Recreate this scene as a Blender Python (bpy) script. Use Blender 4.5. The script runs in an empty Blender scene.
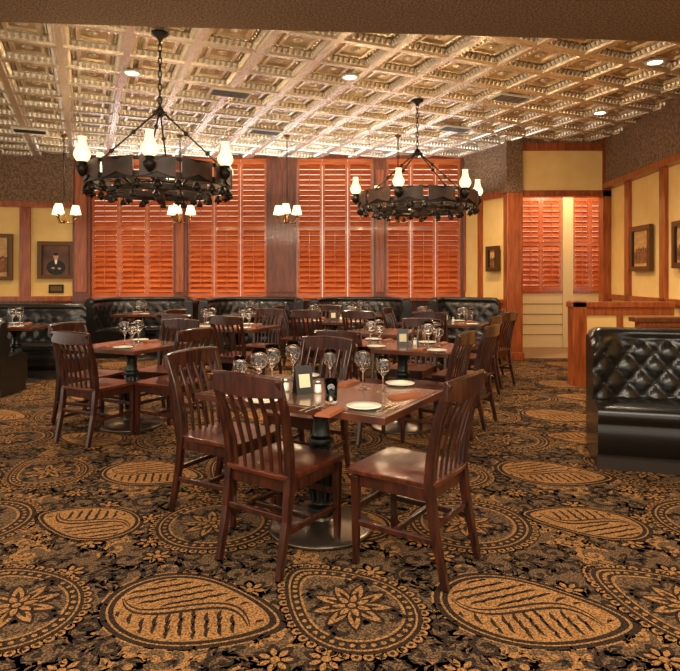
import bpy, math, random
from mathutils import Matrix, Vector
random.seed(7)
pi=math.pi
C=bpy.context.scene.collection
# ---------------------------------------------------------------- materials
def srgb(r,g,b):
    f=lambda c:(c/255/12.92) if c/255<=0.04045 else ((c/255+0.055)/1.055)**2.4
    return (f(r),f(g),f(b),1)
def mat(name,col,rough=.5,metal=0,col2=None,nscale=8,stretch=(1,1,1),bump=0,bscale=60,coat=0,emis=None,es=0,trans=0,lo=.35,hi=.65,detail=4,ior=1.45):
    m=bpy.data.materials.new(name); m.use_nodes=True
    nt=m.node_tree; b=nt.nodes['Principled BSDF']
    b.inputs['Base Color'].default_value=col
    b.inputs['Roughness'].default_value=rough
    b.inputs['Metallic'].default_value=metal
    b.inputs['Coat Weight'].default_value=coat
    b.inputs['Coat Roughness'].default_value=.12
    b.inputs['Transmission Weight'].default_value=trans
    b.inputs['IOR'].default_value=ior
    if emis:
        b.inputs['Emission Color'].default_value=emis; b.inputs['Emission Strength'].default_value=es
    tc=nt.nodes.new('ShaderNodeTexCoord')
    if col2:
        mp=nt.nodes.new('ShaderNodeMapping'); mp.inputs['Scale'].default_value=stretch
        n=nt.nodes.new('ShaderNodeTexNoise'); n.inputs['Scale'].default_value=nscale; n.inputs['Detail'].default_value=detail
        r=nt.nodes.new('ShaderNodeValToRGB')
        r.color_ramp.elements[0].position=lo; r.color_ramp.elements[0].color=col
        r.color_ramp.elements[1].position=hi; r.color_ramp.elements[1].color=col2
        nt.links.new(tc.outputs['Object'],mp.inputs['Vector']); nt.links.new(mp.outputs['Vector'],n.inputs['Vector'])
        nt.links.new(n.outputs['Fac'],r.inputs['Fac']); nt.links.new(r.outputs['Color'],b.inputs['Base Color'])
    if bump:
        n2=nt.nodes.new('ShaderNodeTexNoise'); n2.inputs['Scale'].default_value=bscale; n2.inputs['Detail'].default_value=3
        bp=nt.nodes.new('ShaderNodeBump'); bp.inputs['Strength'].default_value=bump; bp.inputs['Distance'].default_value=.01
        nt.links.new(tc.outputs['Object'],n2.inputs['Vector'])
        nt.links.new(n2.outputs['Fac'],bp.inputs['Height']); nt.links.new(bp.outputs['Normal'],b.inputs['Normal'])
    return m
M={}
M['chair']=mat('chair_wood',srgb(34,14,9),.28,col2=srgb(68,30,17),nscale=6,stretch=(6,6,1),coat=.5)
M['seat']=mat('seat_wood',srgb(66,27,14),.28,col2=srgb(102,48,26),nscale=5,stretch=(1,8,1),coat=.6)
M['ttop']=mat('table_top_wood',srgb(60,38,26),.22,col2=srgb(108,76,52),nscale=4,stretch=(1,9,1),coat=1)
M['tedge']=mat('table_edge_wood',srgb(62,28,17),.3,col2=srgb(92,46,26),nscale=6,coat=.5)
M['iron']=mat('black_iron',srgb(34,28,22),.4,.6,bump=.3,bscale=90)
M['yoke']=mat('dark_yoke_wood',srgb(40,24,16),.5,col2=srgb(64,38,22),nscale=12)
M['ped']=mat('pedestal_black',srgb(24,30,26),.3,.3,coat=.4)
M['steel']=mat('base_steel',srgb(120,105,90),.28,.9)
M['leather']=mat('black_leather',srgb(22,19,16),.3,0,bump=.12,bscale=150,coat=.25)
M['leatherb']=mat('booth_base',srgb(40,30,22),.5)
M['trim']=mat('trim_wood',srgb(124,56,22),.35,col2=srgb(164,84,38),nscale=3,stretch=(8,8,1),coat=.3)
M['pillar']=mat('pillar_wood',srgb(84,40,20),.35,col2=srgb(116,58,30),nscale=3,stretch=(8,8,1),coat=.3)
M['shut']=mat('shutter_wood',srgb(172,76,28),.33,col2=srgb(202,104,44),nscale=3,stretch=(1,1,6),coat=.4)
M['cream']=mat('cream_wall',srgb(224,182,110),.8,col2=srgb(232,194,124),nscale=3,bump=.1)
M['wains']=mat('cream_wainscot',srgb(216,190,138),.6)
M['stip']=mat('stippled_brown',srgb(82,60,38),.85,col2=srgb(138,105,70),nscale=70,bump=.8,bscale=70,lo=.4,hi=.62)
M['stipw']=mat('stippled_wall',srgb(92,68,48),.85,col2=srgb(132,102,72),nscale=30,bump=.8,bscale=40,lo=.4,hi=.62)
M['tin']=mat('tin_ceiling',srgb(164,142,110),.34,.7,col2=srgb(212,194,160),nscale=5,bump=.5,bscale=45)  # panel tin, colour darkened to put recess shade into the coffers
M['tin2']=mat('tin_ceiling_ribs',srgb(226,214,190),.26,.75,bump=.5,bscale=60)  # same tin in a brighter colour, highlights painted onto the ribs
M['white']=mat('white_ceramic',srgb(236,228,210),.2,coat=.4)
M['napkin']=mat('napkin_brown',srgb(132,70,36),.8,bump=.2)
M['nap2']=mat('card_cream',srgb(214,196,158),.6)
M['cardblk']=mat('card_dark',srgb(38,30,26),.4)
M['silver']=mat('cutlery_steel',srgb(205,200,190),.18,1)
M['glass']=mat('clear_glass',(1,1,1,1),.0,trans=1,ior=1.45)
M['gold']=mat('frame_gilt',srgb(96,64,32),.35,.5,bump=.4,bscale=80)
M['brass']=mat('aged_brass',srgb(110,78,40),.35,.8)
M['black']=mat('near_black',srgb(20,16,14),.5)
M['lens']=mat('downlight_lens',(1,.9,.7,1),.5,emis=(1,.86,.62,1),es=14)
M['whitepl']=mat('white_trim',srgb(220,214,200),.5)
M['skin']=mat('portrait_skin',srgb(190,140,105),.6)
M['portbg']=mat('portrait_ground',srgb(62,40,32),.6,col2=srgb(118,74,54),nscale=3)
M['paint']=mat('painting_landscape',srgb(216,156,90),.6,col2=srgb(170,132,84),nscale=5,stretch=(1,1,3))
M['paintd']=mat('painting_dark',srgb(150,88,40),.6,col2=srgb(90,62,36),nscale=12)
M['dirt']=mat('back_floor',srgb(150,118,84),.6)
def glowmat(name,col,s,fac):
    m=bpy.data.materials.new(name); m.use_nodes=True; nt=m.node_tree
    for n in list(nt.nodes): nt.nodes.remove(n)
    o=nt.nodes.new('ShaderNodeOutputMaterial'); e=nt.nodes.new('ShaderNodeEmission'); t=nt.nodes.new('ShaderNodeBsdfTransparent'); x=nt.nodes.new('ShaderNodeMixShader')
    e.inputs[0].default_value=col; e.inputs[1].default_value=s; x.inputs[0].default_value=fac
    nt.links.new(t.outputs[0],x.inputs[1]); nt.links.new(e.outputs[0],x.inputs[2]); nt.links.new(x.outputs[0],o.inputs[0]); return m
M['chim']=glowmat('lit_glass_chimney',(1,.74,.36,1),2.4,.6)
M['shade']=glowmat('lit_fabric_shade',(1,.74,.40,1),2.6,.8)
def carpet(name,a,b,lo=.38,hi=.62):
    m=mat(name,a,.95,col2=b,nscale=120,bump=.5,bscale=160,lo=lo,hi=hi,detail=2)
    m.node_tree.nodes['Principled BSDF'].inputs['Specular IOR Level'].default_value=.1
    return m
M['cmid']=carpet('carpet_ground',srgb(46,35,27),srgb(124,94,64),.38,.68)
M['cdark']=carpet('carpet_dark',srgb(28,22,18),srgb(58,44,34))
M['ctan']=carpet('carpet_tan',srgb(98,67,39),srgb(168,119,70))
# ---------------------------------------------------------------- mesh builder
class MB:
    def __init__(s): s.v=[];s.f=[];s.m=[];s.s=[];s.mats=[]
    def mi(s,n):
        if n not in s.mats: s.mats.append(n)
        return s.mats.index(n)
    def add(s,vs,fs,mt,smooth=False,T=None):
        o=len(s.v)
        if T is not None: vs=[tuple(T@Vector(v)) for v in vs]
        s.v+= [tuple(v) for v in vs]; k=s.mi(mt)
        for f in fs: s.f.append([i+o for i in f]); s.m.append(k); s.s.append(smooth)
    def box(s,c,d,mt,rz=0,T=None,R=None):
        x,y,z=d[0]/2,d[1]/2,d[2]/2
        vs=[Vector((sx*x,sy*y,sz*z)) for sz in(-1,1) for sy in(-1,1) for sx in(-1,1)]
        if R is None: R=Matrix.Rotation(rz,3,'Z')
        vs=[R@v+Vector(c) for v in vs]
        s.add(vs,[(0,2,3,1),(4,5,7,6),(0,1,5,4),(2,6,7,3),(0,4,6,2),(1,3,7,5)],mt,False,T)
    def b2(s,x0,x1,y0,y1,z0,z1,mt): s.box(((x0+x1)/2,(y0+y1)/2,(z0+z1)/2),(x1-x0,y1-y0,z1-z0),mt)
    def lathe(s,pr,mt,seg=24,c=(0,0,0),T=None):
        vs=[];fs=[]
        for r,z in pr:
            for i in range(seg):
                a=2*pi*i/seg; vs.append((c[0]+r*math.cos(a),c[1]+r*math.sin(a),c[2]+z))
        for j in range(len(pr)-1):
            for i in range(seg):
                k=(i+1)%seg; fs.append((j*seg+i,j*seg+k,(j+1)*seg+k,(j+1)*seg+i))
        if pr[0][0]>1e-4: fs.append(tuple(range(seg))[::-1])
        if pr[-1][0]>1e-4: fs.append(tuple((len(pr)-1)*seg+i for i in range(seg)))
        s.add(vs,fs,mt,True,T)
    def sweep(s,path,secs,mt,smooth=False,up=(0,0,1),closed=False,T=None):
        n=len(path); k=len(secs[0]); vs=[];fs=[]
        P=[Vector(p) for p in path]
        for i in range(n):
            if closed: t=P[(i+1)%n]-P[i-1]
            else: t=P[min(i+1,n-1)]-P[max(i-1,0)]
            t.normalize(); u=Vector(up)
            if abs(t.dot(u))>.97: u=Vector((0,1,0)) if abs(t.y)<.9 else Vector((1,0,0))
            sd=t.cross(u).normalized(); w=sd.cross(t).normalized()
            for a,b in secs[i]: vs.append(P[i]+sd*a+w*b)
        for i in range(n if closed else n-1):
            j=(i+1)%n
            for q in range(k):
                r=(q+1)%k; fs.append((i*k+q,i*k+r,j*k+r,j*k+q))
        if not closed:
            fs.append(tuple(range(k))[::-1]); fs.append(tuple((n-1)*k+q for q in range(k)))
        s.add(vs,fs,mt,smooth,T)
    def tube(s,path,r,mt,seg=8,closed=False,T=None):
        rr=r if isinstance(r,(list,tuple)) else [r]*len(path)
        secs=[[(q*math.cos(2*pi*i/seg),q*math.sin(2*pi*i/seg)) for i in range(seg)] for q in rr]
        s.sweep(path,secs,mt,True,closed=closed,T=T)
    def beam(s,p0,p1,w,h,mt,up=(0,0,1),T=None):
        sc=[(-w/2,-h/2),(w/2,-h/2),(w/2,h/2),(-w/2,h/2)]
        s.sweep([p0,p1],[sc,sc],mt,up=up,T=T)
    def bars(s,path,ws,mt,up=(0,1,0)):
        s.sweep(path,[[(-w/2,-h/2),(w/2,-h/2),(w/2,h/2),(-w/2,h/2)] for w,h in ws],mt,up=up)
    def ball(s,c,r,mt,seg=12,rz=None):
        rz=rz or r; pr=[(max(1e-5,r*math.sin(pi*i/8)),-rz*math.cos(pi*i/8)) for i in range(9)]
        s.lathe(pr,mt,seg,c)
    def mesh(s,name):
        me=bpy.data.meshes.new(name); me.from_pydata(s.v,[],s.f)
        for n in s.mats: me.materials.append(M[n])
        me.polygons.foreach_set('material_index',s.m); me.polygons.foreach_set('use_smooth',s.s)
        me.update(); return me
    def obj(s,name,loc=(0,0,0),rz=0,bevel=0):
        return place(s.mesh(name),name,loc,rz,bevel)
def place(me,name,loc=(0,0,0),rz=0,bevel=0,parent=None):
    o=bpy.data.objects.new(name,me); C.objects.link(o); o.location=loc; o.rotation_euler=(0,0,rz)
    if bevel:
        b=o.modifiers.new('bevel','BEVEL'); b.width=bevel; b.segments=2; b.limit_method='ANGLE'; b.angle_limit=.7
    if parent: o.parent=parent
    return o
CEIL=3.7
# ---------------------------------------------------------------- carpet floor
class Tile:
    def __init__(s): s.p=[]
    def poly(s,pts,layer,mt): s.p.append((pts,layer,mt))
    def disc(s,c,r,layer,mt,n=10): s.poly([(c[0]+r*math.cos(2*pi*i/n),c[1]+r*math.sin(2*pi*i/n)) for i in range(n)],layer,mt)
    def lens(s,c,a,L,w,layer,mt,bend=0):
        pts=[]
        for i in range(9): t=i/8; pts.append((L*t,w*math.sin(pi*t)**.8+bend*math.sin(pi*t)))
        for i in range(7,0,-1): t=i/8; pts.append((L*t,-w*math.sin(pi*t)**.8+bend*math.sin(pi*t)))
        ca,sa=math.cos(a),math.sin(a)
        s.poly([(c[0]+x*ca-y*sa,c[1]+x*sa+y*ca) for x,y in pts],layer,mt)
    def strip(s,pts,ws,layer,mt):
        L=[];R=[]
        for i,p in enumerate(pts):
            a=pts[max(i-1,0)];b=pts[min(i+1,len(pts)-1)]
            dx,dy=b[0]-a[0],b[1]-a[1]; l=math.hypot(dx,dy) or 1; nx,ny=-dy/l,dx/l
            L.append((p[0]+nx*ws[i],p[1]+ny*ws[i]));R.append((p[0]-nx*ws[i],p[1]-ny*ws[i]))
        for i in range(len(pts)-1): s.poly([R[i],R[i+1],L[i+1],L[i]],layer,mt)
def outl(kind,c,rot,sx,sy,k,N=48):
    out=[]
    for i in range(N):
        t=2*pi*i/N
        if kind=='p':
            x,y=-math.cos(t),math.sin(t)*(.45+.55*abs(math.cos(t/2)))
            y=y*1.12+.28*max(0,x+.1)**2
        else: x,y=math.cos(t),math.sin(t)
        x=(x+.10)*k*sx;y=y*k*sy
        out.append((c[0]+x*math.cos(rot)-y*math.sin(rot),c[1]+x*math.sin(rot)+y*math.cos(rot)))
    return out
def inside(p,poly):
    r=False;n=len(poly)
    for i in range(n):
        a,b=poly[i],poly[i-1]
        if (a[1]>p[1])!=(b[1]>p[1]) and p[0]<(b[0]-a[0])*(p[1]-a[1])/(b[1]-a[1]+1e-12)+a[0]: r=not r
    return r
TW,TH=1.42,1.75
T=Tile(); blocks=[]
def motifA(c,rot,sx,sy):
    o=outl('p',c,rot,sx,sy,1.10); blocks.append(o); T.poly(o,1,'ctan')
    T.poly(outl('p',c,rot,sx,sy,1.07),2,'cdark'); T.poly(outl('p',c,rot,sx,sy,.99),3,'ctan'); T.poly(outl('p',c,rot,sx,sy,.96),4,'cdark'); T.poly(outl('p',c,rot,sx,sy,.89),5,'ctan')
    inn=outl('p',c,rot,sx,sy,.85)
    cr,sr=math.cos(rot),math.sin(rot)
    def W(u,v): return (c[0]+u*cr-v*sr,c[1]+u*sr+v*cr)
    fs=lambda u:.40*sy*math.sin(u/sx*3.4)
    S=[]
    for k in range(31):
        u=(-.85+1.8*k/30)*sx; p=W(u,fs(u))
        if inside(p,inn): S.append(p)
    n=len(S)
    T.strip(S,[.024*math.sin(pi*(i+.3)/n)+.004 for i in range(n)],7,'cdark')
    T.strip(S,[.010*math.sin(pi*(i+.3)/n)+.001 for i in range(n)],8,'ctan')
    for i in range(-13,14):
        for j in range(-5,6):
            u=i*.034; v=j*.078+(.039 if i%2 else 0)
            d=v-fs(u); sd=1 if d>0 else -1
            if abs(d)<.045: continue
            a=rot+sd*.95+random.uniform(-.12,.12); p=W(u,v); L=.088
            while L>.03:
                h=L/2; q0=(p[0]-h*math.cos(a),p[1]-h*math.sin(a)); q1=(p[0]+h*math.cos(a),p[1]+h*math.sin(a))
                if inside(q0,inn) and inside(q1,inn): T.lens(q0,a,L,.0085,6,'cdark',bend=.008*sd); break
                L-=.015
def motifB(kind,c,rot,sx,sy):
    o=outl(kind,c,rot,sx,sy,1.12); blocks.append(o)
    oo=outl(kind,c,rot,sx,sy,1.04,44)
    for p in oo: T.disc(p,.032,1,'cdark'); T.disc(p,.022,2,'ctan',8); T.disc(p,.010,3,'cdark',6)
    T.poly(outl(kind,c,rot,sx,sy,1.0),4,'cdark'); 
    T.poly(outl(kind,c,rot,sx,sy,.94),5,'ctan');T.poly(outl(kind,c,rot,sx,sy,.91),6,'cdark')
    for p in outl(kind,c,rot,sx,sy,.84,40): T.disc(p,.012,7,'ctan',6)
    T.poly(outl(kind,c,rot,sx,sy,.77),7,'ctan');T.poly(outl(kind,c,rot,sx,sy,.73),8,'cmid')
    ca,sa=math.cos(rot),math.sin(rot)
    for side in(-1,1):
        for kx,R in((-.40,.28),(.02,.27),(.38,.16)):
            cx,cy=kx*sx,side*.36*sy
            p=(c[0]+cx*ca-cy*sa,c[1]+cx*sa+cy*ca); Rr=R*sy*1.05
            pts=[];N=16
            for i in range(N):
                t=i/(N-1); r=Rr*(1-t)+.008; a=rot-side*pi/2+side*t*5.4
                pts.append((p[0]+r*math.cos(a),p[1]+r*math.sin(a)))
            T.strip(pts,[.006+.011*math.sin(pi*i/(N-1)) for i in range(N)],9,'cdark')
            for i in range(0,9,2):
                a=math.atan2(pts[i+1][1]-pts[i][1],pts[i+1][0]-pts[i][0])-side*.9
                T.lens(pts[i],a,.05,.013,9,'cdark')
    for n,r0,w,mt,l,ph in ((9,.175,.034,'cdark',10,0),(9,.155,.024,'ctan',11,0),(9,.11,.010,'cdark',12,0),(7,.085,.022,'cdark',13,.3),(7,.07,.014,'ctan',14,.3)):
        for i in range(n):
            a=2*pi*i/n+rot+ph; T.lens((c[0]+.015*math.cos(a),c[1]+.015*math.sin(a)),a,r0,w,l,mt)
    T.disc(c,.03,15,'cdark'); T.disc(c,.018,16,'ctan')
def spiral(c,a0,R,turns,sgn,mt):
    pts=[];N=26
    for i in range(N):
        t=i/(N-1); r=R*(1-t)**1.1+.012; a=a0+sgn*turns*2*pi*t
        pts.append((c[0]+r*math.cos(a),c[1]+r*math.sin(a)))
    T.strip(pts,[.004+.012*math.sin(pi*min(1,i/(N-1)+.15)) for i in range(N)],1,mt)
    for i in range(1,16,3):
        a=math.atan2(pts[i+1][1]-pts[i][1],pts[i+1][0]-pts[i][0])
        T.lens(pts[i],a-sgn*.8,.075,.019,1,mt,bend=-.01*sgn)
        T.lens(pts[i],a-sgn*.8,.05,.006,2,'cmid',bend=-.01*sgn)
    T.disc(pts[-1],.018,2,mt)
motifA((.36,.40),-.5,.385,.265)
motifA((1.03,1.30),2.6,.33,.22)
motifB('p',(1.07,.42),2.0,.37,.275)
motifB('c',(.30,1.27),.4,.345,.345)
def wrapin(p):
    for dx in(-TW,0,TW):
        for dy in(-TH,0,TH):
            for b in blocks:
                if inside((p[0]+dx,p[1]+dy),b): return True
    return False
cnt=0;used=[]
for _ in range(4000):
    p=(random.uniform(0,TW),random.uniform(0,TH))
    if wrapin(p) or any(math.hypot(p[0]-q[0],p[1]-q[1])<.14 for q in used): continue
    used.append(p); cnt+=1
    if cnt%5==0:
        for i in range(7):
            a=2*pi*i/7; T.lens((p[0]+.012*math.cos(a),p[1]+.012*math.sin(a)),a,.085,.026,1,'cdark'); T.lens((p[0]+.02*math.cos(a),p[1]+.02*math.sin(a)),a,.05,.012,2,'ctan')
        T.disc(p,.018,3,'ctan'); continue
    spiral(p,random.uniform(0,6.28),random.uniform(.065,.10),random.uniform(.9,1.3),random.choice((-1,1)),'ctan' if cnt%4==0 else 'cdark')
us2=[]
for _ in range(2500):
    p=(random.uniform(0,TW),random.uniform(0,TH))
    if wrapin(p) or any(math.hypot(p[0]-q[0],p[1]-q[1])<.1 for q in us2): continue
    us2.append(p); a=random.uniform(0,6.28); mt=random.choice(('cdark','cdark','ctan'))
    for k in(-.6,0,.6): T.lens(p,a+k,.05,.008,1,mt)
fl=MB()
X0,X1,Y0,Y1=-9,6,-.6,12.6
fl.add([(X0,Y0,0),(X1,Y0,0),(X1,Y1,0),(X0,Y1,0)],[(0,1,2,3)],'cmid')
for iy in range(-1,7):
    for ix in range(-6,5):
        ox=ix*TW-1.02+(.5*TW if iy%2 else 0); oy=iy*TH+2.12
        cx,cy=ox+TW/2,oy+TH/2
        if cy<-0.5 or cy>11.2 or abs(cx)>cy*.62+2.6 : continue
        for pts,l,mt in T.p:
            fl.add([(x+ox,y+oy,.0004*l) for x,y in pts],[tuple(range(len(pts)))],mt)
fl.b2(3.05,5.6,10.15,12.3,.004,.012,'dirt')
fl.obj('floor')
# ---------------------------------------------------------------- tin ceiling
ce=MB(); ts=.61; rings=[(.305,-.075),(.275,-.075),(.262,-.055),(.242,-.055),(.225,0),(.17,0),(.158,-.022),(.125,-.022),(.112,-.002),(.06,-.002)]
ang=math.radians(23)
ca,sa=math.cos(ang),math.sin(ang)
for i in range(-30,31):
    for j in range(-30,31):
        lx,ly=i*ts,j*ts
        x,y=lx*ca-ly*sa,8+lx*sa+ly*ca
        if not(-8.6<x<5.9 and 3.9<y<12.4): continue
        Tm=Matrix.Translation((x,y,CEIL))@Matrix.Rotation(ang,4,'Z')
        vs=[];fs=[];f2=[]
        for r,z in rings: vs+= [(-r,-r,z),(r,-r,z),(r,r,z),(-r,r,z)]
        for k in range(len(rings)-1):
            for q in range(4):
                (f2 if k in(0,1,2,6) else fs).append((k*4+q,k*4+(q+1)%4,k*4+4+(q+1)%4,k*4+4+q))
        n=len(rings)-1; fs.append((n*4,n*4+1,n*4+2,n*4+3))
        ce.add(vs,fs,'tin',False,Tm); ce.add(vs,f2,'tin2',False,Tm)
        for q in range(4):
            Rm=Tm@Matrix.Rotation(q*pi/2,4,'Z')
            pv=[];pf=[]
            for k in range(9):
                cx=-.24+k*.06;b=len(pv)
                pv+=[(cx-.022,-.232-.02,-.055),(cx+.022,-.232-.02,-.055),(cx+.022,-.232+.02,-.02),(cx-.022,-.232+.02,-.02),(cx,-.225,-.07)]
                pf+=[(b,b+1,b+4),(b+1,b+2,b+4),(b+2,b+3,b+4),(b+3,b,b+4)]
            for k in range(5):
                cx=-.14+k*.07;b=len(pv)
                pv+=[(cx-.028,-.2,0),(cx,-.212,0),(cx+.028,-.2,0),(cx,-.182,0),(cx,-.198,-.016)]
                pf+=[(b,b+1,b+4),(b+1,b+2,b+4),(b+2,b+3,b+4),(b+3,b,b+4)]
            ce.add(pv,pf,'tin2',False,Rm)
        ce.lathe([(.055,-.003),(.05,-.014),(.03,-.008),(.022,-.02),(.001,-.024)],'tin2',8,T=Tm)
ce.b2(-9,6,3.6,12.6,CEIL+.02,CEIL+.1,'tin')
ce.obj('ceiling')
so=MB()
def slab(m,poly,z0,z1,mt):
    n=len(poly); vs=[(x,y,z0) for x,y in poly]+[(x,y,z1) for x,y in poly]
    m.add(vs,[tuple(range(n))[::-1],tuple(range(n,2*n))]+[(i,(i+1)%n,n+(i+1)%n,n+i) for i in range(n)],mt)
slab(so,[(-9,-.6),(6,-.6),(6,4.18+.0716*6),(-9,4.18-.0716*9)],3.1,3.82,'stip')
so.obj('ceiling_soffit')
def fixture(name,x,y,z=CEIL-.076):
    m=MB(); m.lathe([(.1,0),(.1,-.012),(.075,-.016),(.07,-.004)],'whitepl',24); m.lathe([(.068,-.004),(.068,-.008)],'lens',20)
    m.obj(name,(x,y,z))
def d2(px,py,z): d=600*(1.4-z)/(py-276); return (px-340)*d/600,d
for px,py in((132,72),(600,112),(350,76),(655,61)): 
    x,y=d2(px,py,CEIL-.07); fixture('recessed_downlight',x,y)
fixture('recessed_downlight',2.42,3.8,3.099)
for px,py in((230,92),(510,97),(265,131),(455,128),(30,130)):
    x,y=d2(px,py,CEIL-.07); m=MB(); m.box((0,0,-.01),(.5,.26,.02),'whitepl')
    for k in range(5): m.box((0,-.09+k*.045,-.022),(.44,.022,.006),'black')
    m.obj('air_vent',(x,y,CEIL-.075),ang)
# ---------------------------------------------------------------- window wall
YW=11.4
def shutters(m,x0,x1,y,z0,z1,n,T=None):
    pw=(x1-x0)/n
    for k in range(n):
        a=x0+k*pw+.004; b=x0+(k+1)*pw-.004; st=.045
        for xx in(a+st/2,b-st/2): m.box((xx,y,(z0+z1)/2),(st,.035,z1-z0),'shut',T=T)
        zm=z0+(z1-z0)*.5
        for zz in(z0+.05,zm,z1-.05): m.box(((a+b)/2,y,zz),(b-a-2*st,.034,.1 if zz!=zm else .07),'shut',T=T)
        R=Matrix.Rotation(math.radians(50),3,'X')
        for s0,s1 in((z0+.1,zm-.035),(zm+.035,z1-.1)):
            c=int((s1-s0)/.098)
            for q in range(c):
                z=s0+(q+.5)*(s1-s0)/c
                m.box(((a+b)/2,y,z),(b-a-2*st,.122,.011),'shut',T=T,R=R)
        m.box(((a+b)/2,y-.06,z0+(z1-z0)*.27),(.012,.012,(z1-z0)*.4),'shut',T=T); m.box(((a+b)/2,y-.06,z0+(z1-z0)*.74),(.012,.012,(z1-z0)*.4),'shut',T=T)
wx=[(92,175),(188,267),(297,373),(386,460)]
f=lambda px:(px-340)*YW/600
for k,(a,b) in enumerate(wx):
    m=MB(); shutters(m,f(a)+.0,f(b)-.0,YW,.99,3.62,3)
    m.b2(f(a),f(b),YW-.06,YW+.06,3.62,CEIL,'pillar')
    m.obj('window_%d'%(k+1))
w=MB(); w.b2(f(75),f(462),YW,YW+.15,0,.93,'pillar'); 
w.obj('wall_back')
t=MB()
for k,(a,b) in enumerate(((75,92),(175,188),(267,297),(373,386),(460,470))):
    t.b2(f(a),f(b),YW-.1,YW+.12,0,CEIL,'pillar'); t.b2(f(a)+.05,f(b)-.05,YW-.125,YW-.1,1.1,3.4,'trim' if k!=2 else 'pillar')
t.b2(f(75),f(470),YW-.16,YW+.1,.93,.99,'pillar')
t.obj('trim_1')
def wallseg(name,p0,p1,z0,z1,mt,th=.12):
    m=MB(); p0=Vector(p0);p1=Vector(p1);d=(p1-p0).normalized();n=Vector((-d.y,d.x))*th
    slab(m,[tuple(p0),tuple(p1),tuple(p1+n),tuple(p0+n)],z0,z1,mt); return m
def seg_add(m,p0,p1,z0,z1,mt,off=0,th=.03):
    p0=Vector(p0);p1=Vector(p1);d=(p1-p0).normalized();n=Vector((-d.y,d.x)); a=p0-n*off;b=p1-n*off
    slab(m,[tuple(a-n*th),tuple(b-n*th),tuple(b),tuple(a)],z0,z1,mt)
LA,LB=(-9.0,10.6),(f(75),YW)
m=wallseg('x',LA,LB,0,2.74,'cream'); seg_add(m,LA,LB,2.74,CEIL+.05,'stipw',th=.12); seg_add(m,LA,LB,0,.93,'pillar',th=.02)
m.obj('wall_left')
def lerp(a,b,t): return (a[0]+(b[0]-a[0])*t,a[1]+(b[1]-a[1])*t)
t=MB(); seg_add(t,LA,LB,.93,1.02,'trim',th=.07); seg_add(t,LA,LB,2.68,2.78,'trim',th=.15)
def atx(x): return (x-LA[0])/(LB[0]-LA[0])
for px in(22,-75): 
    x=(px-340)*11.1/600; seg_add(t,lerp(LA,LB,atx(x-.09)),lerp(LA,LB,atx(x+.09)),1.02,2.68,'trim',th=.05)
t.obj('trim_2')
RA,RB=(f(462),YW),(2.88,10.1)
m=wallseg('x',RA,RB,0,CEIL,'cream'); seg_add(m,RA,RB,0,.93,'trim',th=.02); seg_add(m,RA,RB,.93,1.0,'trim',th=.05)
seg_add(m,RA,RB,2.75,2.85,'trim',th=.05); seg_add(m,RA,RB,2.85,CEIL,'stipw',th=.02); seg_add(m,lerp(RA,RB,.38),lerp(RA,RB,.46),1,2.75,'trim',th=.04)
m.obj('wall_alcove')
m=MB(); m.b2(2.76,3.02,9.9,10.15,0,2.78,'trim'); m.b2(2.74,3.04,9.88,10.17,0,.14,'trim'); m.b2(2.74,3.02,9.9,10.15,2.78,CEIL,'stipw')
m.obj('column_post',bevel=.012)
m=MB(); m.b2(3.02,4.42,9.98,10.1,2.78,CEIL,'cream'); m.b2(3.02,4.5,9.94,10.12,2.72,2.82,'trim'); m.b2(3.02,4.5,9.94,10.0,3.48,3.6,'trim'); m.b2(4.36,4.5,9.94,10.12,0,CEIL,'trim'); m.b2(3.02,4.5,9.96,10.1,3.6,CEIL,'stipw')
m.obj('wall_header')
m=MB(); m.b2(3.3,5.6,11.7,11.82,0,1.08,'wains'); m.b2(3.3,5.6,11.7,11.82,2.98,CEIL,'cream'); m.b2(4.34,4.54,11.68,11.84,0,CEIL,'wains'); m.b2(5.22,5.6,11.7,11.82,0,CEIL,'cream'); m.b2(3.3,3.5,11.7,11.82,0,CEIL,'cream')
for z in(.25,.45,.65,.85): m.b2(3.3,5.6,11.69,11.7,z,z+.012,'stip')
slab(m,[(2.95,10.15),(3.05,10.15),(3.4,11.75),(3.3,11.75)],0,CEIL,'cream'); m.b2(5.55,5.65,10.1,11.8,0,CEIL,'cream')
m.obj('wall_vestibule')
for k,(a,b) in enumerate(((3.52,4.33),(4.55,5.22))):
    m=MB(); shutters(m,a,b,11.74,1.1,2.97,2); m.b2(a,b,11.68,11.8,1.06,1.11,'trim'); m.obj('window_%d'%(5+k))
QA,QB=(4.5,10.0),(4.0,2.0)
m=wallseg('x',QA,QB,0,2.88,'cream'); seg_add(m,QA,QB,2.88,CEIL+.05,'stipw',th=.1); 
m.obj('wall_right')
t=MB(); seg_add(t,QA,QB,2.84,2.93,'trim',th=.14); seg_add(t,QA,QB,1.02,1.1,'trim',th=.05); seg_add(t,QA,QB,0,.15,'trim',th=.03)
for d in(9.25,8.1,6.9,5.7,4.5): u=(10-d)/8; seg_add(t,lerp(QA,QB,max(0,u-.006)),lerp(QA,QB,u+.014),0,2.84,'trim',th=.05)
t.obj('trim_3')
m=MB(); m.b2(2.95,3.13,7.6,7.78,0,1.08,'trim'); m.b2(3.13,4.25,7.64,7.74,0,1.0,'cream'); m.b2(2.93,4.25,7.6,7.78,1.0,1.07,'trim'); m.b2(3.13,4.25,7.62,7.76,0,.14,'trim'); m.b2(3.13,4.25,7.62,7.76,.9,1.0,'trim'); m.b2(3.52,3.6,7.62,7.76,.14,.9,'trim')
m.obj('partition_half_wall',bevel=.006)
m=MB(); m.b2(3.25,3.96,6.5,6.62,0,.9,'trim'); m.b2(3.2,3.98,6.46,6.66,.9,.95,'pillar'); m.b2(3.3,3.9,6.47,6.5,.15,.85,'pillar')
m.obj('booth_divider',bevel=.005)
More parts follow.
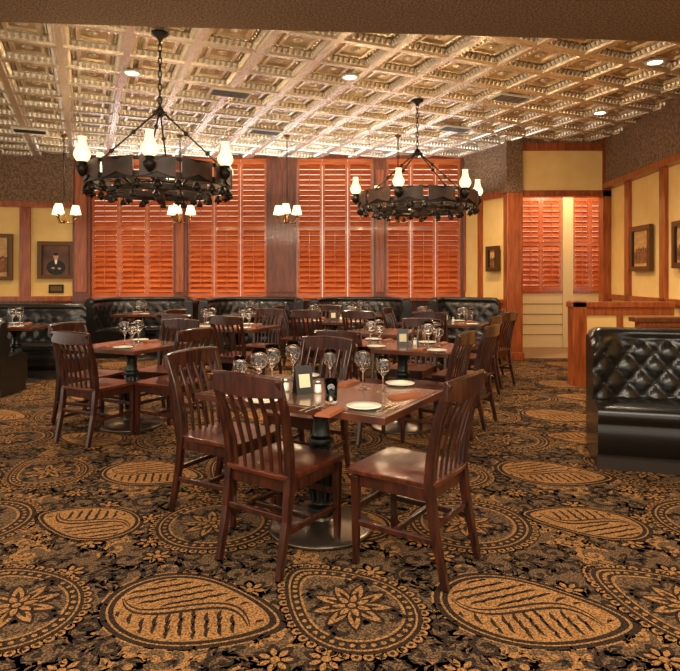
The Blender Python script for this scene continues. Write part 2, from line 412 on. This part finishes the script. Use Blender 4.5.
# ---------------------------------------------------------------- pictures
def picture(name,loc,rz,w,h,kind):
    m=MB(); fw=.07
    for sx in(-1,1): m.box((sx*(w/2-fw/2),-.02,0),(fw,.05,h),'gold'); 
    for sz in(-1,1): m.box((0,-.02,sz*(h/2-fw/2)),(w-2*fw,.05,fw),'gold')
    for sx in(-1,1): m.box((sx*(w/2-fw-.01),-.028,0),(.02,.03,h-2*fw),'black')
    m.box((0,-.005,0),(w-2*fw,.02,h-2*fw),'portbg' if kind=='p' else 'paint')
    def d(c,rx,rzz,mt,off):
        n=20; m.add([(c[0]+rx*math.cos(2*pi*i/n),off,c[1]+rzz*math.sin(2*pi*i/n)) for i in range(n)],[tuple(range(n))],mt)
    if kind=='p':
        d((0,-.14),.17,.14,'black',-.016); d((0,.07),.045,.062,'skin',-.019); d((0,.11),.047,.03,'black',-.02); d((0,-.02),.022,.06,'white',-.018); d((.06,-.16),.03,.02,'skin',-.019);d((-.05,-.15),.03,.02,'skin',-.019)
    else:
        m.box((0,-.016,-h*.2),(w-2*fw,.004,h*.26),'paintd')
        for k in range(5): d((-w*.22+k*w*.11,-.03+.02*(k%2)),.03,.035,'paintd',-.019); 
    m.obj(name,loc,rz)
la=math.atan2(LB[1]-LA[1],LB[0]-LA[0])
def onleft(px):
    x=(px-340)*11.1/600; p=lerp(LA,LB,atx(x)); return p
p=onleft(51); picture('framed_portrait',(p[0],p[1]-.035,1.70),la,.64,.70,'p')
p=onleft(0); picture('framed_painting',(p[0],p[1]-.035,1.75),la,.44,.86,'l')
m=MB(); m.box((0,0,0),(.26,.02,.16),'black'); m.box((0,-.011,.0),(.2,.004,.09),'brass'); p=onleft(51); m.obj('brass_plaque',(p[0],p[1]-.03,1.16),la)
ra=math.atan2(QB[1]-QA[1],QB[0]-QA[0])
def onright(y): u=(10-y)/8; return lerp(QA,QB,u)
p=onright(8.7); picture('framed_landscape',(p[0]-.035,p[1],1.80),ra,.66,.66,'l')
p=onright(7.45); picture('framed_landscape',(p[0]-.035,p[1],1.80),ra,.6,.6,'l')
m2=lerp(RA,RB,.72); picture('framed_print',(m2[0]-.05,m2[1]-.02,1.7),math.atan2(RB[1]-RA[1],RB[0]-RA[0]),.34,.44,'l')
# ---------------------------------------------------------------- booths
def resample(path,ds):
    out=[Vector(path[0])]
    for a,b in zip(path,path[1:]):
        a=Vector(a);b=Vector(b);n=max(1,round((b-a).length/ds))
        for i in range(1,n+1): out.append(a.lerp(b,i/n))
    return out
def arc(c,r,a0,a1,n=10): return [(c[0]+r*math.cos(math.radians(a0+(a1-a0)*i/n)),c[1]+r*math.sin(math.radians(a0+(a1-a0)*i/n))) for i in range(n+1)]
def booth(name,path,ds=.03,H=1.0,depth=.62,wing=0,ww=.13):
    m=MB(); P=resample(path,ds); n=len(P)
    S=[0]
    for a,b in zip(P,P[1:]): S.append(S[-1]+(b-a).length)
    W,Hh=.19,.23; Ltot=S[-1]
    nb=26 if ds<.035 else 14
    def prof(s):
        pr=[]; wg=wing*math.exp(-(s/ww)**2)
        endr=min(1,(s/.06+.0001)**.5,((Ltot-s)/.06+.0001)**.5); drop=.06*(1-endr)
        Hs=H-drop
        pr.append((.02,.0,'b'));pr.append((.02,.1,'b'))
        pr.append((0,.12,'l'));pr.append((0,Hs-.06,'l'))
        for q in range(1,5): a=pi/2*q/4; pr.append((.07-.07*math.cos(a),Hs-.06+.06*math.sin(a),'l'))
        for q in range(0,4): a=pi/2*q/3; pr.append((.10+wg*.4+.06*math.sin(a),Hs-.05+.05*math.cos(a),'l'))
        z0=Hs-.07; z1=.46
        for q in range(nb+1):
            t=q/nb; z=z0+(z1-z0)*t; a=s/W+z/Hh; b=s/W-z/Hh
            puff=(abs(math.sin(pi*a)*math.sin(pi*b)))**.4
            edge=min(1,t*5+.25)
            base_=.12+.05*t+wg*(1-.3*t)
            pr.append((base_+.062*puff*edge,z,'l'))
        d=depth
        pr.append((.24+wg*.5,.455,'l'));pr.append((d*.7,.47,'l'));pr.append((d-.08,.465,'l'))
        for q in range(1,6): a=pi*q/6; pr.append((d-.05+.05*math.sin(a),.40+.06*math.cos(a),'l'))
        pr.append((d-.03,.33,'l'));pr.append((d-.02,.31,'l'));pr.append((d-.02,.12,'l'));pr.append((d-.06,.11,'b'));pr.append((d-.06,0,'b'))
        return pr
    vs=[];K=None;tags=None
    for i,p in enumerate(P):
        t=(P[min(i+1,n-1)]-P[max(i-1,0)]).normalized(); nr=Vector((t.y,-t.x))
        pr=prof(S[i]); K=len(pr); tags=[q[2] for q in pr]
        for d,z,_ in pr: vs.append((p.x+nr.x*d,p.y+nr.y*d,z))
    fl_=[];fb=[]
    for i in range(n-1):
        for k in range(K-1):
            (fb if tags[k]=='b' and tags[k+1]=='b' else fl_).append((i*K+k,i*K+k+1,(i+1)*K+k+1,(i+1)*K+k))
    caps=[tuple(range(K)),tuple((n-1)*K+k for k in range(K))[::-1]]
    m.add(vs,fl_,'leather',True); m.add(vs,fb,'leatherb'); m.add(vs,caps,'leather')
    for a in range(-10,int(Ltot/W*2)+12):
        for b in range(-10,int(Ltot/W*2)+12):
            s=W*(a+b)/2; z=Hh*(a-b)/2
            if .02<s<Ltot-.02 and .5<z<H-.09:
                i=min(range(n),key=lambda q:abs(S[q]-s)); t=(P[min(i+1,n-1)]-P[max(i-1,0)]).normalized(); nr=Vector((t.y,-t.x))
                tt=(H-.07-z)/(H-.07-.46); wg=wing*math.exp(-(s/ww)**2)
                d=.12+.05*tt+wg*(1-.3*tt)+.006
                m.ball((P[i].x+nr.x*d,P[i].y+nr.y*d,z),.013,'leather',8)
    return m.obj(name)
a=math.radians(15); e=Vector((math.cos(a),-math.sin(a)))
p0=Vector((2.02,4.93)); p1=p0+e*1.75
booth('tufted_booth',[tuple(p0),tuple(p1)],.022,H=.99,depth=.66,wing=.26,ww=.17)
def U(x0,x1,y,wl,r=.68):
    return [(x0,y-wl)]+arc((x0+r,y-r),r,180,90)+arc((x1-r,y-r),r,90,0)+[(x1,y-wl)]
booth('tufted_booth',[(-5.8,8.75),(-4.1,8.75)]+arc((-4.1,9.45),.7,-90,-60,3)[1:],.05,H=1.0)
booth('tufted_booth',U(-4.35,-2.5,11.18,1.0),.05,H=1.02)
booth('tufted_booth',U(-2.4,-.62,11.18,1.0),.05,H=1.02)
booth('tufted_booth',U(-.52,1.22,11.18,1.0),.05,H=1.02)
booth('tufted_booth',[(1.45,9.9),(1.6,10.2),(1.75,10.3),(2.62,9.75)],.05,H=1.05)
booth('tufted_booth',[(-3.88,6.85),(-5.2,6.85)],.05,H=.92)
# ---------------------------------------------------------------- chairs
def chair_mesh():
    m=MB()
    for sx in(-1,1):
        path=[(sx*.19,-.27,0),(sx*.19,-.215,.25),(sx*.19,-.19,.45),(sx*.193,-.20,.58),(sx*.2,-.235,.75),(sx*.209,-.295,.92)]
        m.bars(path,[(.028,.032),(.034,.04),(.038,.046),(.034,.042),(.032,.036),(.028,.03)],'chair')
        m.bars([(sx*.192,.2,0),(sx*.192,.2,.3),(sx*.192,.2,.43)],[(.028,.028),(.036,.036),(.042,.042)],'chair')
        m.box((sx*.192,-.01,.2),(.02,.42,.028),'chair'); 
        m.box((sx*.185,0,.405),(.022,.38,.06),'chair')
    m.box((0,.2,.27),(.36,.02,.03),'chair'); m.box((0,-.213,.26),(.36,.02,.028),'chair'); m.box((0,-.01,.2),(.36,.022,.026),'chair')
    m.box((0,.2,.405),(.36,.022,.06),'chair'); m.box((0,-.19,.405),(.36,.022,.06),'chair')
    N=14; vs=[];fs=[]
    def sz(u,v): return .462-.014*math.exp(-((u)**2*4))*math.exp(-((v+.2)**2*3))*1.2
    for j in range(N+1):
        for i in range(N+1):
            u=-1+2*i/N;v=-1+2*j/N
            x=u*(.215+.012*v)*(1-.03*abs(v)**6); y=v*.235*(1-.04*abs(u)**6)+.01
            vs.append((x,y,sz(u,v)))
    nb=len(vs); vs+=[(x*.97,y*.97,.436) for x,y,z in vs]
    W=N+1
    top=[];sd=[]
    for j in range(N):
        for i in range(N):
            q=j*W+i; top.append((q,q+1,q+W+1,q+W)); sd.append((nb+q,nb+q+W,nb+q+W+1,nb+q+1))
    for i in range(N):
        sd.append((i,nb+i,nb+i+1,i+1)); q=N*W+i; sd.append((q,q+1,nb+q+1,nb+q)); q=i*W; sd.append((q,q+W,nb+q+W,nb+q)); q=i*W+N; sd.append((q,nb+q,nb+q+W,q+W))
    m.add(vs,top+sd,'seat',False)
    path=[];sec=[]
    for i in range(11):
        u=-1+.2*i; path.append((u*.224,-.288-.03*(1-u*u)+.006,.885)); h=.045+.012*(1-u*u); sec.append([(-.011,-h),(.011,-h*1.0),(.013,h*.8),(.006,h),(-.006,h),(-.013,h*.8)])
    m.sweep(path,sec,'chair')
    for k in range(6):
        u=-1+2*k/5; x0=u*.142;x1=u*.158
        bo=-.03*(1-(u*.72)**2)
        m.bars([(x0,-.195,.45),(x0,-.203+bo*.3,.58),(x1,-.235+bo*.6,.73),(x1,-.28+bo,.86)],[(.018,.012),(.021,.012),(.026,.012),(.024,.012)],'chair')
    return m.mesh('dining_chair')
CH=chair_mesh()
def chair(bx,by,fx,fy,small=False):
    l=math.hypot(fx,fy);fx/=l;fy/=l
    place(CH,'dining_chair',(bx+.24*fx,by+.24*fy,.007),math.atan2(fy,fx)-pi/2,bevel=.004)
# ---------------------------------------------------------------- tables
def table_mesh(L,W):
    m=MB(); m.box((0,0,.733),(L,W,.034),'tedge'); m.box((0,0,.7515),(L-.05,W-.05,.004),'ttop'); m.box((0,0,.70),(L*.5,W*.5,.03),'ped')
    m.lathe([(.29,0),(.29,.012),(.27,.025),(.12,.04),(.075,.06),(.07,.075)],'steel',36)
    m.lathe([(.06,.06),(.075,.09),(.075,.12),(.05,.14),(.046,.2),(.062,.25),(.07,.32),(.065,.4),(.05,.46),(.07,.475),(.07,.5),(.05,.515),(.045,.6),(.055,.64),(.09,.69),(.09,.7)],'ped',28)
    for k in range(10):
        a=2*pi*k/10; m.tube([(.05*math.cos(a),.05*math.sin(a),.15),(.068*math.cos(a),.068*math.sin(a),.27),(.074*math.cos(a),.074*math.sin(a),.33),(.055*math.cos(a),.055*math.sin(a),.45)],.009,'ped',6)
    return m.mesh('dining_table')
TM={(1.15,.76):table_mesh(1.15,.76),(.76,.76):table_mesh(.76,.76)}
def glassm(kind):
    m=MB()
    if kind=='w': pr=[(.001,.0),(.036,.0),(.034,.003),(.006,.007),(.0035,.015),(.0035,.085),(.012,.095),(.033,.115),(.041,.14),(.04,.165),(.033,.2),(.0315,.2),(.0385,.165),(.0395,.14),(.0315,.117),(.01,.1),(.0005,.098)]
    elif kind=='b': pr=[(.001,.0),(.04,.0),(.038,.003),(.006,.008),(.004,.02),(.004,.095),(.015,.105),(.042,.135),(.051,.165),(.049,.195),(.04,.235),(.0385,.235),(.0475,.195),(.0495,.165),(.0405,.137),(.012,.111),(.0005,.108)]
    else: pr=[(.001,0),(.028,0),(.03,.01),(.036,.12),(.0345,.12),(.0285,.014),(.0005,.012)]
    m.lathe(pr,'glass',24); return m.mesh('glass')
G={k:glassm(k) for k in'wbt'}
def platem():
    m=MB(); m.lathe([(.001,.0),(.05,0),(.055,.004),(.085,.012),(.086,.015),(.055,.008),(.001,.006)],'white',30); return m.mesh('side_plate')
PL=platem()
def napm():
    m=MB(); m.add([(-.04,-.09,0),(.04,-.09,0),(.04,.09,0),(-.04,.09,0),(-.035,-.085,.012),(.035,-.085,.012),(.035,.085,.012),(-.035,.085,.012),(0,-.08,.018),(0,.08,.018)],
      [(3,2,1,0),(0,1,5,8,4),(1,2,6,5),(2,3,7,9,6),(3,0,4,7),(4,8,9,7),(8,5,6,9)],'napkin'); return m.mesh('folded_napkin')
NP=napm()
def cutm():
    m=MB()
    m.bars([(0,-.1,.003),(0,0,.004),(0,.02,.004)],[(.012,.003),(.007,.003),(.006,.003)],'silver',up=(0,0,1)); 
    m.bars([(0,.02,.004),(0,.04,.003),(0,.06,.004)],[(.008,.002),(.02,.002),(.022,.002)],'silver',up=(0,0,1))
    for k in range(4): m.box((-.009+k*.006,.08,.004),(.003,.042,.002),'silver')
    m.bars([(.035,-.1,.003),(.035,0,.004),(.035,.01,.004),(.035,.1,.003)],[(.012,.004),(.01,.004),(.018,.002),(.008,.002)],'silver',up=(0,0,1))
    return m.mesh('fork_and_knife')
CT=cutm()
def tentm():
    m=MB(); a=.035
    for s in(-1,1):
        m.add([(-.05,s*a,0),(.05,s*a,0),(.05,s*.002,.15),(-.05,s*.002,.15),(-.05,s*(a-.004),0),(.05,s*(a-.004),0),(.05,0,.146),(-.05,0,.146)],[(0,1,2,3),(7,6,5,4),(0,4,5,1),(1,5,6,2),(3,2,6,7),(0,3,7,4)],'cardblk')
        m.add([(-.032,s*(a*.75+.0022),.035),(.032,s*(a*.75+.0022),.035),(.032,s*(.0125),.105),(-.032,s*(.0125),.105)],[(0,1,2,3)],'nap2')
    return m.mesh('menu_tent_card')
TT=tentm()
def shak():
    m=MB(); m.lathe([(.018,0),(.02,.01),(.016,.05)],'white',14); m.lathe([(.017,.05),(.017,.065),(.008,.075),(.001,.076)],'silver',14); return m.mesh('salt_shaker')
SK=shak()
ZT=.7608
def table(cx,cy,angd,L=1.15,W=.76,sett=True):
    A=math.radians(angd); place(TM[(L,W)],'dining_table',(cx,cy,.007),A,bevel=.005)
    ux=Vector((math.cos(A),math.sin(A)));vx=Vector((-math.sin(A),math.cos(A)))
    def put(me,n,x,y,r=0): q=Vector((cx,cy))+ux*x+vx*y; return place(me,n,(q.x,q.y,ZT),A+r)
    if not sett: return
    seats=[(-L*.25,-1),(L*.25,-1),(-L*.25,1),(L*.25,1)] if L>1 else [(0,-1),(0,1)]
    for sx,s in seats:
        r=0 if s<0 else pi
        put(NP,'folded_napkin',sx-s*.0,s*(W/2-.13),r)
        put(CT,'fork_and_knife',sx+s*.1,s*(W/2-.13),r)
        put(PL,'side_plate',sx-s*.15,s*(W/2-.11),r)
        put(G['w'],'wine_glass',sx-s*.11,s*(W/2-.27)); put(G['b'],'wine_glass',sx-s*.0,s*(W/2-.29))
    put(TT,'menu_tent_card',-.0,0,.5) if L>1 else None; put(SK,'salt_shaker',.11,.03) if L>1 else None
table(-.105,3.33,-30,sett=False)
def at(me,n,px,py,r=0):
    d=600*(1.4-ZT)/(py-276); place(me,n,((px-340)*d/600,d,ZT),r)
at(G['b'],'wine_glass',259,391);at(G['b'],'wine_glass',272,385);at(G['b'],'wine_glass',293,380)
at(G['w'],'wine_glass',240,393);at(G['t'],'water_tumbler',331,403);at(G['b'],'wine_glass',363,389);at(G['w'],'wine_glass',383,392);at(G['w'],'wine_glass',330,383)
at(PL,'side_plate',364,408);at(PL,'side_plate',400,385);at(PL,'side_plate',262,402);at(PL,'side_plate',306,377)
at(NP,'folded_napkin',330,413,-.4);at(NP,'folded_napkin',348,384,-.5);at(NP,'folded_napkin',405,397,-1.0)
at(CT,'fork_and_knife',310,408,-.5);at(CT,'fork_and_knife',386,408,-.5)
at(TT,'menu_tent_card',303,393,.5);at(SK,'salt_shaker',318,393);at(SK,'pepper_shaker',286,391)
chair(-.42,2.87,.56,.83); chair(.55,2.83,-.83,.56)
chair(-.88,3.72,.87,-.5); chair(-.12,4.44,-.5,-.87)
table(.58,5.55,-30)
chair(1.0,4.95,-.86,.5);chair(1.38,5.62,-.86,.5);chair(.0,5.05,.5,.86);chair(.85,6.4,-.5,-.87)
table(-1.95,5.62,-24,.76,.76)
chair(-2.2,4.98,.45,.87);chair(-1.3,5.25,-.87,.45);chair(-1.7,6.3,-.3,-.95);chair(-2.62,5.85,.9,-.35)
table(-1.45,7.7,-24)
chair(-1.95,7.25,.4,.9);chair(-2.2,8.15,.9,-.4);chair(-1.0,8.35,-.4,-.9);chair(-1.3,6.95,.4,.9)
table(-.1,8.7,-20);chair(-.45,8.1,.3,.95);chair(.25,7.95,.3,.95);chair(-.2,9.4,-.2,-.95);chair(-.9,9.1,.95,-.3)
table(1.45,8.3,-24);chair(1.15,7.65,.4,.92);chair(2.1,7.6,-.75,.65);chair(2.2,8.3,-.95,.4);chair(.72,8.6,.92,-.4)
chair(1.75,6.9,-.86,.5)
table(.5,7.0,-30,.76,.76,False)
table(-4.2,7.78,0,.76,.76); table(-3.4,10.25,0,.76,.76); table(-1.5,10.25,0,.76,.76); table(.35,10.25,0,.76,.76)
# ---------------------------------------------------------------- chandeliers
def light(name,kind,loc,en,col,parent=None,**kw):
    l=bpy.data.lights.new(name,kind); l.energy=en; l.color=col
    for k,v in kw.items(): setattr(l,k,v)
    o=bpy.data.objects.new(name,l); C.objects.link(o); o.location=loc
    if parent: o.parent=parent
    return o
def chandelier(cx,cy,z,D,rot=0,en=10):
    m=MB(); R=D/2; N=48
    ring=lambda r,zz:[(r*math.cos(2*pi*i/N),r*math.sin(2*pi*i/N),zz) for i in range(N)]
    def band(h,w): return [[(-w,-h),(w,-h),(w,h),(-w,h)]]*N
    m.sweep(ring(R,.075),band(.014,.014),'iron',closed=True)
    m.sweep(ring(R,-.06),band(.026,.014),'iron',closed=True)
    m.sweep(ring(R*.72,-.13),band(.018,.012),'iron',closed=True)
    m.tube(ring(R*.4,-.06),.009,'iron',6,closed=True)
    ns=12
    for k in range(ns):
        a0=2*pi*k/ns+.04; a1=2*pi*(k+1)/ns-.04; pts=[];sec=[]
        for i in range(9):
            t=i/8; a=a0+(a1-a0)*t; h=.045+.04*abs(math.cos(pi*t)); pts.append(((R+.016)*math.cos(a),(R+.016)*math.sin(a),.008)); sec.append([(-.013,-h),(.013,-h),(.013,h),(-.013,h)])
        m.sweep(pts,sec,'yoke')
    for k in range(3): a=rot+pi*k/3; m.beam((-R*math.cos(a),-R*math.sin(a),-.06),(R*math.cos(a),R*math.sin(a),-.06),.035,.02,'yoke')
    m.lathe([(.02,-.22),(.04,-.2),(.05,-.17),(.03,-.13),(.085,-.1),(.09,-.02),(.04,.02),(.02,.1),(.02,.14)],'yoke',16)
    for k in range(24):
        a=2*pi*k/24; c=(R*math.cos(a),R*math.sin(a),0)
        m.lathe([(.006,-.06),(.006,-.095),(.024,-.105),(.036,-.135),(.040,-.16),(.012,-.16),(.01,-.175),(.001,-.18)],'iron',10,c)
    for k in range(14):
        a=2*pi*k/14; c=(R*.72*math.cos(a),R*.72*math.sin(a),-.08)
        m.lathe([(.006,-.06),(.006,-.085),(.02,-.095),(.03,-.12),(.032,-.135),(.001,-.14)],'iron',10,c)
        if k%2==0: m.beam((c[0],c[1],-.13),(R*math.cos(a),R*math.sin(a),-.055),.02,.01,'iron')
    top=.60
    for k in range(4):
        a=rot+2*pi*k/4+.5; p0_=Vector((.04*math.cos(a),.04*math.sin(a),top)); p1_=Vector((R*math.cos(a),R*math.sin(a),.06))
        m.tube([p0_,p0_.lerp(p1_,.45),p0_.lerp(p1_,.55),p1_],.0085,'iron',6)
        for q_ in (.33,.66): m.ball(tuple(p0_.lerp(p1_,q_)),.022,'iron',8)
    m.tube([(.06*math.cos(2*pi*i/12),.06*math.sin(2*pi*i/12),top) for i in range(12)],.011,'iron',6,closed=True)
    m.lathe([(.03,top-.03),(.045,top),(.03,top+.04),(.012,top+.07)],'iron',14)
    zc=top+.06; H=CEIL-.07-z; k=0
    while zc<H-.05:
        pts=[]
        for i in range(10):
            t=2*pi*i/10; x=.017*math.cos(t); zz=.04*math.sin(t); pts.append((x,0,zc+zz) if k%2 else (0,x,zc+zz))
        m.sweep(pts,[[(.0055*math.cos(q*pi/2.5),.0055*math.sin(q*pi/2.5)) for q in range(5)]]*10,'iron',True,up=(0.01,.02,1) ,closed=True)
        zc+=.06;k+=1
    m.lathe([(.012,H-.08),(.03,H-.05),(.075,H-.02),(.08,H)],'iron',20)
    P=[]
    for k in range(6):
        a=rot+2*pi*k/6; r=R+.06; c=(r*math.cos(a),r*math.sin(a),0); P.append(c)
        m.beam((R*math.cos(a),R*math.sin(a),.0),(c[0],c[1],.03),.02,.012,'iron')
        m.lathe([(.01,-.05),(.03,-.03),(.05,.0),(.052,.03),(.03,.045),(.03,.06),(.042,.065),(.042,.075)],'iron',16,c)
        m.lathe([(.038,.075),(.058,.1),(.070,.13),(.064,.16),(.044,.195),(.034,.235),(.031,.27),(.036,.285)],'chim',18,c)
        m.ball((c[0],c[1],.135),.026,'lens',10,.04)
    o=m.obj('wagon_wheel_chandelier',(cx,cy,z))
    for c in P: light('lamp_flame','POINT',(c[0],c[1],.20),en,(1,.68,.38),o,shadow_soft_size=.025)
chandelier(-1.65,5.5,2.29,1.25,rot=-.35,en=21)
chandelier(.98,7.6,2.35,1.46,rot=.12,en=21)
def cone(c,r0,r1,z0,z1,n=18):
    vs=[(c[0]+r*math.cos(2*pi*i/n),c[1]+r*math.sin(2*pi*i/n),c[2]+z) for r,z in((r0,z0),(r1,z1)) for i in range(n)]
    return vs,[(i,(i+1)%n,n+(i+1)%n,n+i) for i in range(n)]
def pend(x,y,z):
    m=MB(); H=CEIL-.07-z
    m.tube([(0,0,-.05),(0,0,H)],.009,'iron',8); m.lathe([(.01,H-.06),(.05,H-.02),(.055,H)],'brass',16)
    m.lathe([(.005,-.14),(.02,-.12),(.035,-.08),(.02,-.04),(.03,-.01),(.012,.03)],'brass',14); P=[]
    for k in range(3):
        a=2*pi*k/3+.5; c=(.17*math.cos(a),.17*math.sin(a),0)
        m.tube([(0,0,-.08),(.06*math.cos(a),.06*math.sin(a),-.13),(.13*math.cos(a),.13*math.sin(a),-.12),(c[0],c[1],-.07),(c[0],c[1],.0)],.009,'brass',6)
        m.lathe([(.012,-.03),(.025,-.02),(.025,-.01),(.01,0),(.01,.03)],'brass',10,c)
        m.add(*cone(c,.085,.05,.01,.155),'shade',True)
        P.append(c)
    o=m.obj('shaded_pendant_lamp',(x,y,z))
    for c in P: light('bulb','POINT',(c[0],c[1],.06),11,(1,.68,.38),o,shadow_soft_size=.02)
for px in(64,180,287,398): pend((px-340)*9.5/600,9.5,2.37)
# ---------------------------------------------------------------- lighting
def area(name,loc,rot,sx,sy,en,col):
    o=light(name,'AREA',loc,en,col,shape='RECTANGLE',size=sx,size_y=sy); o.rotation_euler=rot; return o
area('soffit_light_panel',(0,1.6,3.05),(math.radians(30),0,0),6,2,390,(1,.87,.68))  # added fill above the frame to brighten the room, not a fixture
for x,y in((-3,6.5),(0,6.6),(2.8,6.3),(-1.2,9),(2,9),(-3.8,9.3)):
    light('downlight_beam','SPOT',(x,y,3.55),260,(1,.80,.54),spot_size=2.4,spot_blend=.8,shadow_soft_size=.1)
area('window_cove_light',(-1.0,10.3,2.9),(math.radians(180),0,0),6.6,.8,80,(.84,.91,1))  # added strip aimed up, imitates daylight wash on the ceiling; no real lamp
light('vestibule_light','POINT',(4.2,10.9,3.2),60,(1,.9,.7),shadow_soft_size=.1)
wd=bpy.data.worlds.new('World'); bpy.context.scene.world=wd; wd.use_nodes=True
wd.node_tree.nodes['Background'].inputs[0].default_value=(1,.87,.69,1); wd.node_tree.nodes['Background'].inputs[1].default_value=1.5
# ---------------------------------------------------------------- camera
cam=bpy.data.cameras.new('camera'); co=bpy.data.objects.new('camera',cam); C.objects.link(co)
co.location=(0,0,1.4); co.rotation_euler=(pi/2,0,0); cam.sensor_width=36; cam.sensor_fit='HORIZONTAL'; cam.lens=600/680*36; cam.shift_y=-59.5/680; cam.clip_start=.05
bpy.context.scene.camera=co
vs_=bpy.context.scene.view_settings; vs_.view_transform='Standard'; vs_.look='None'; vs_.exposure=.08
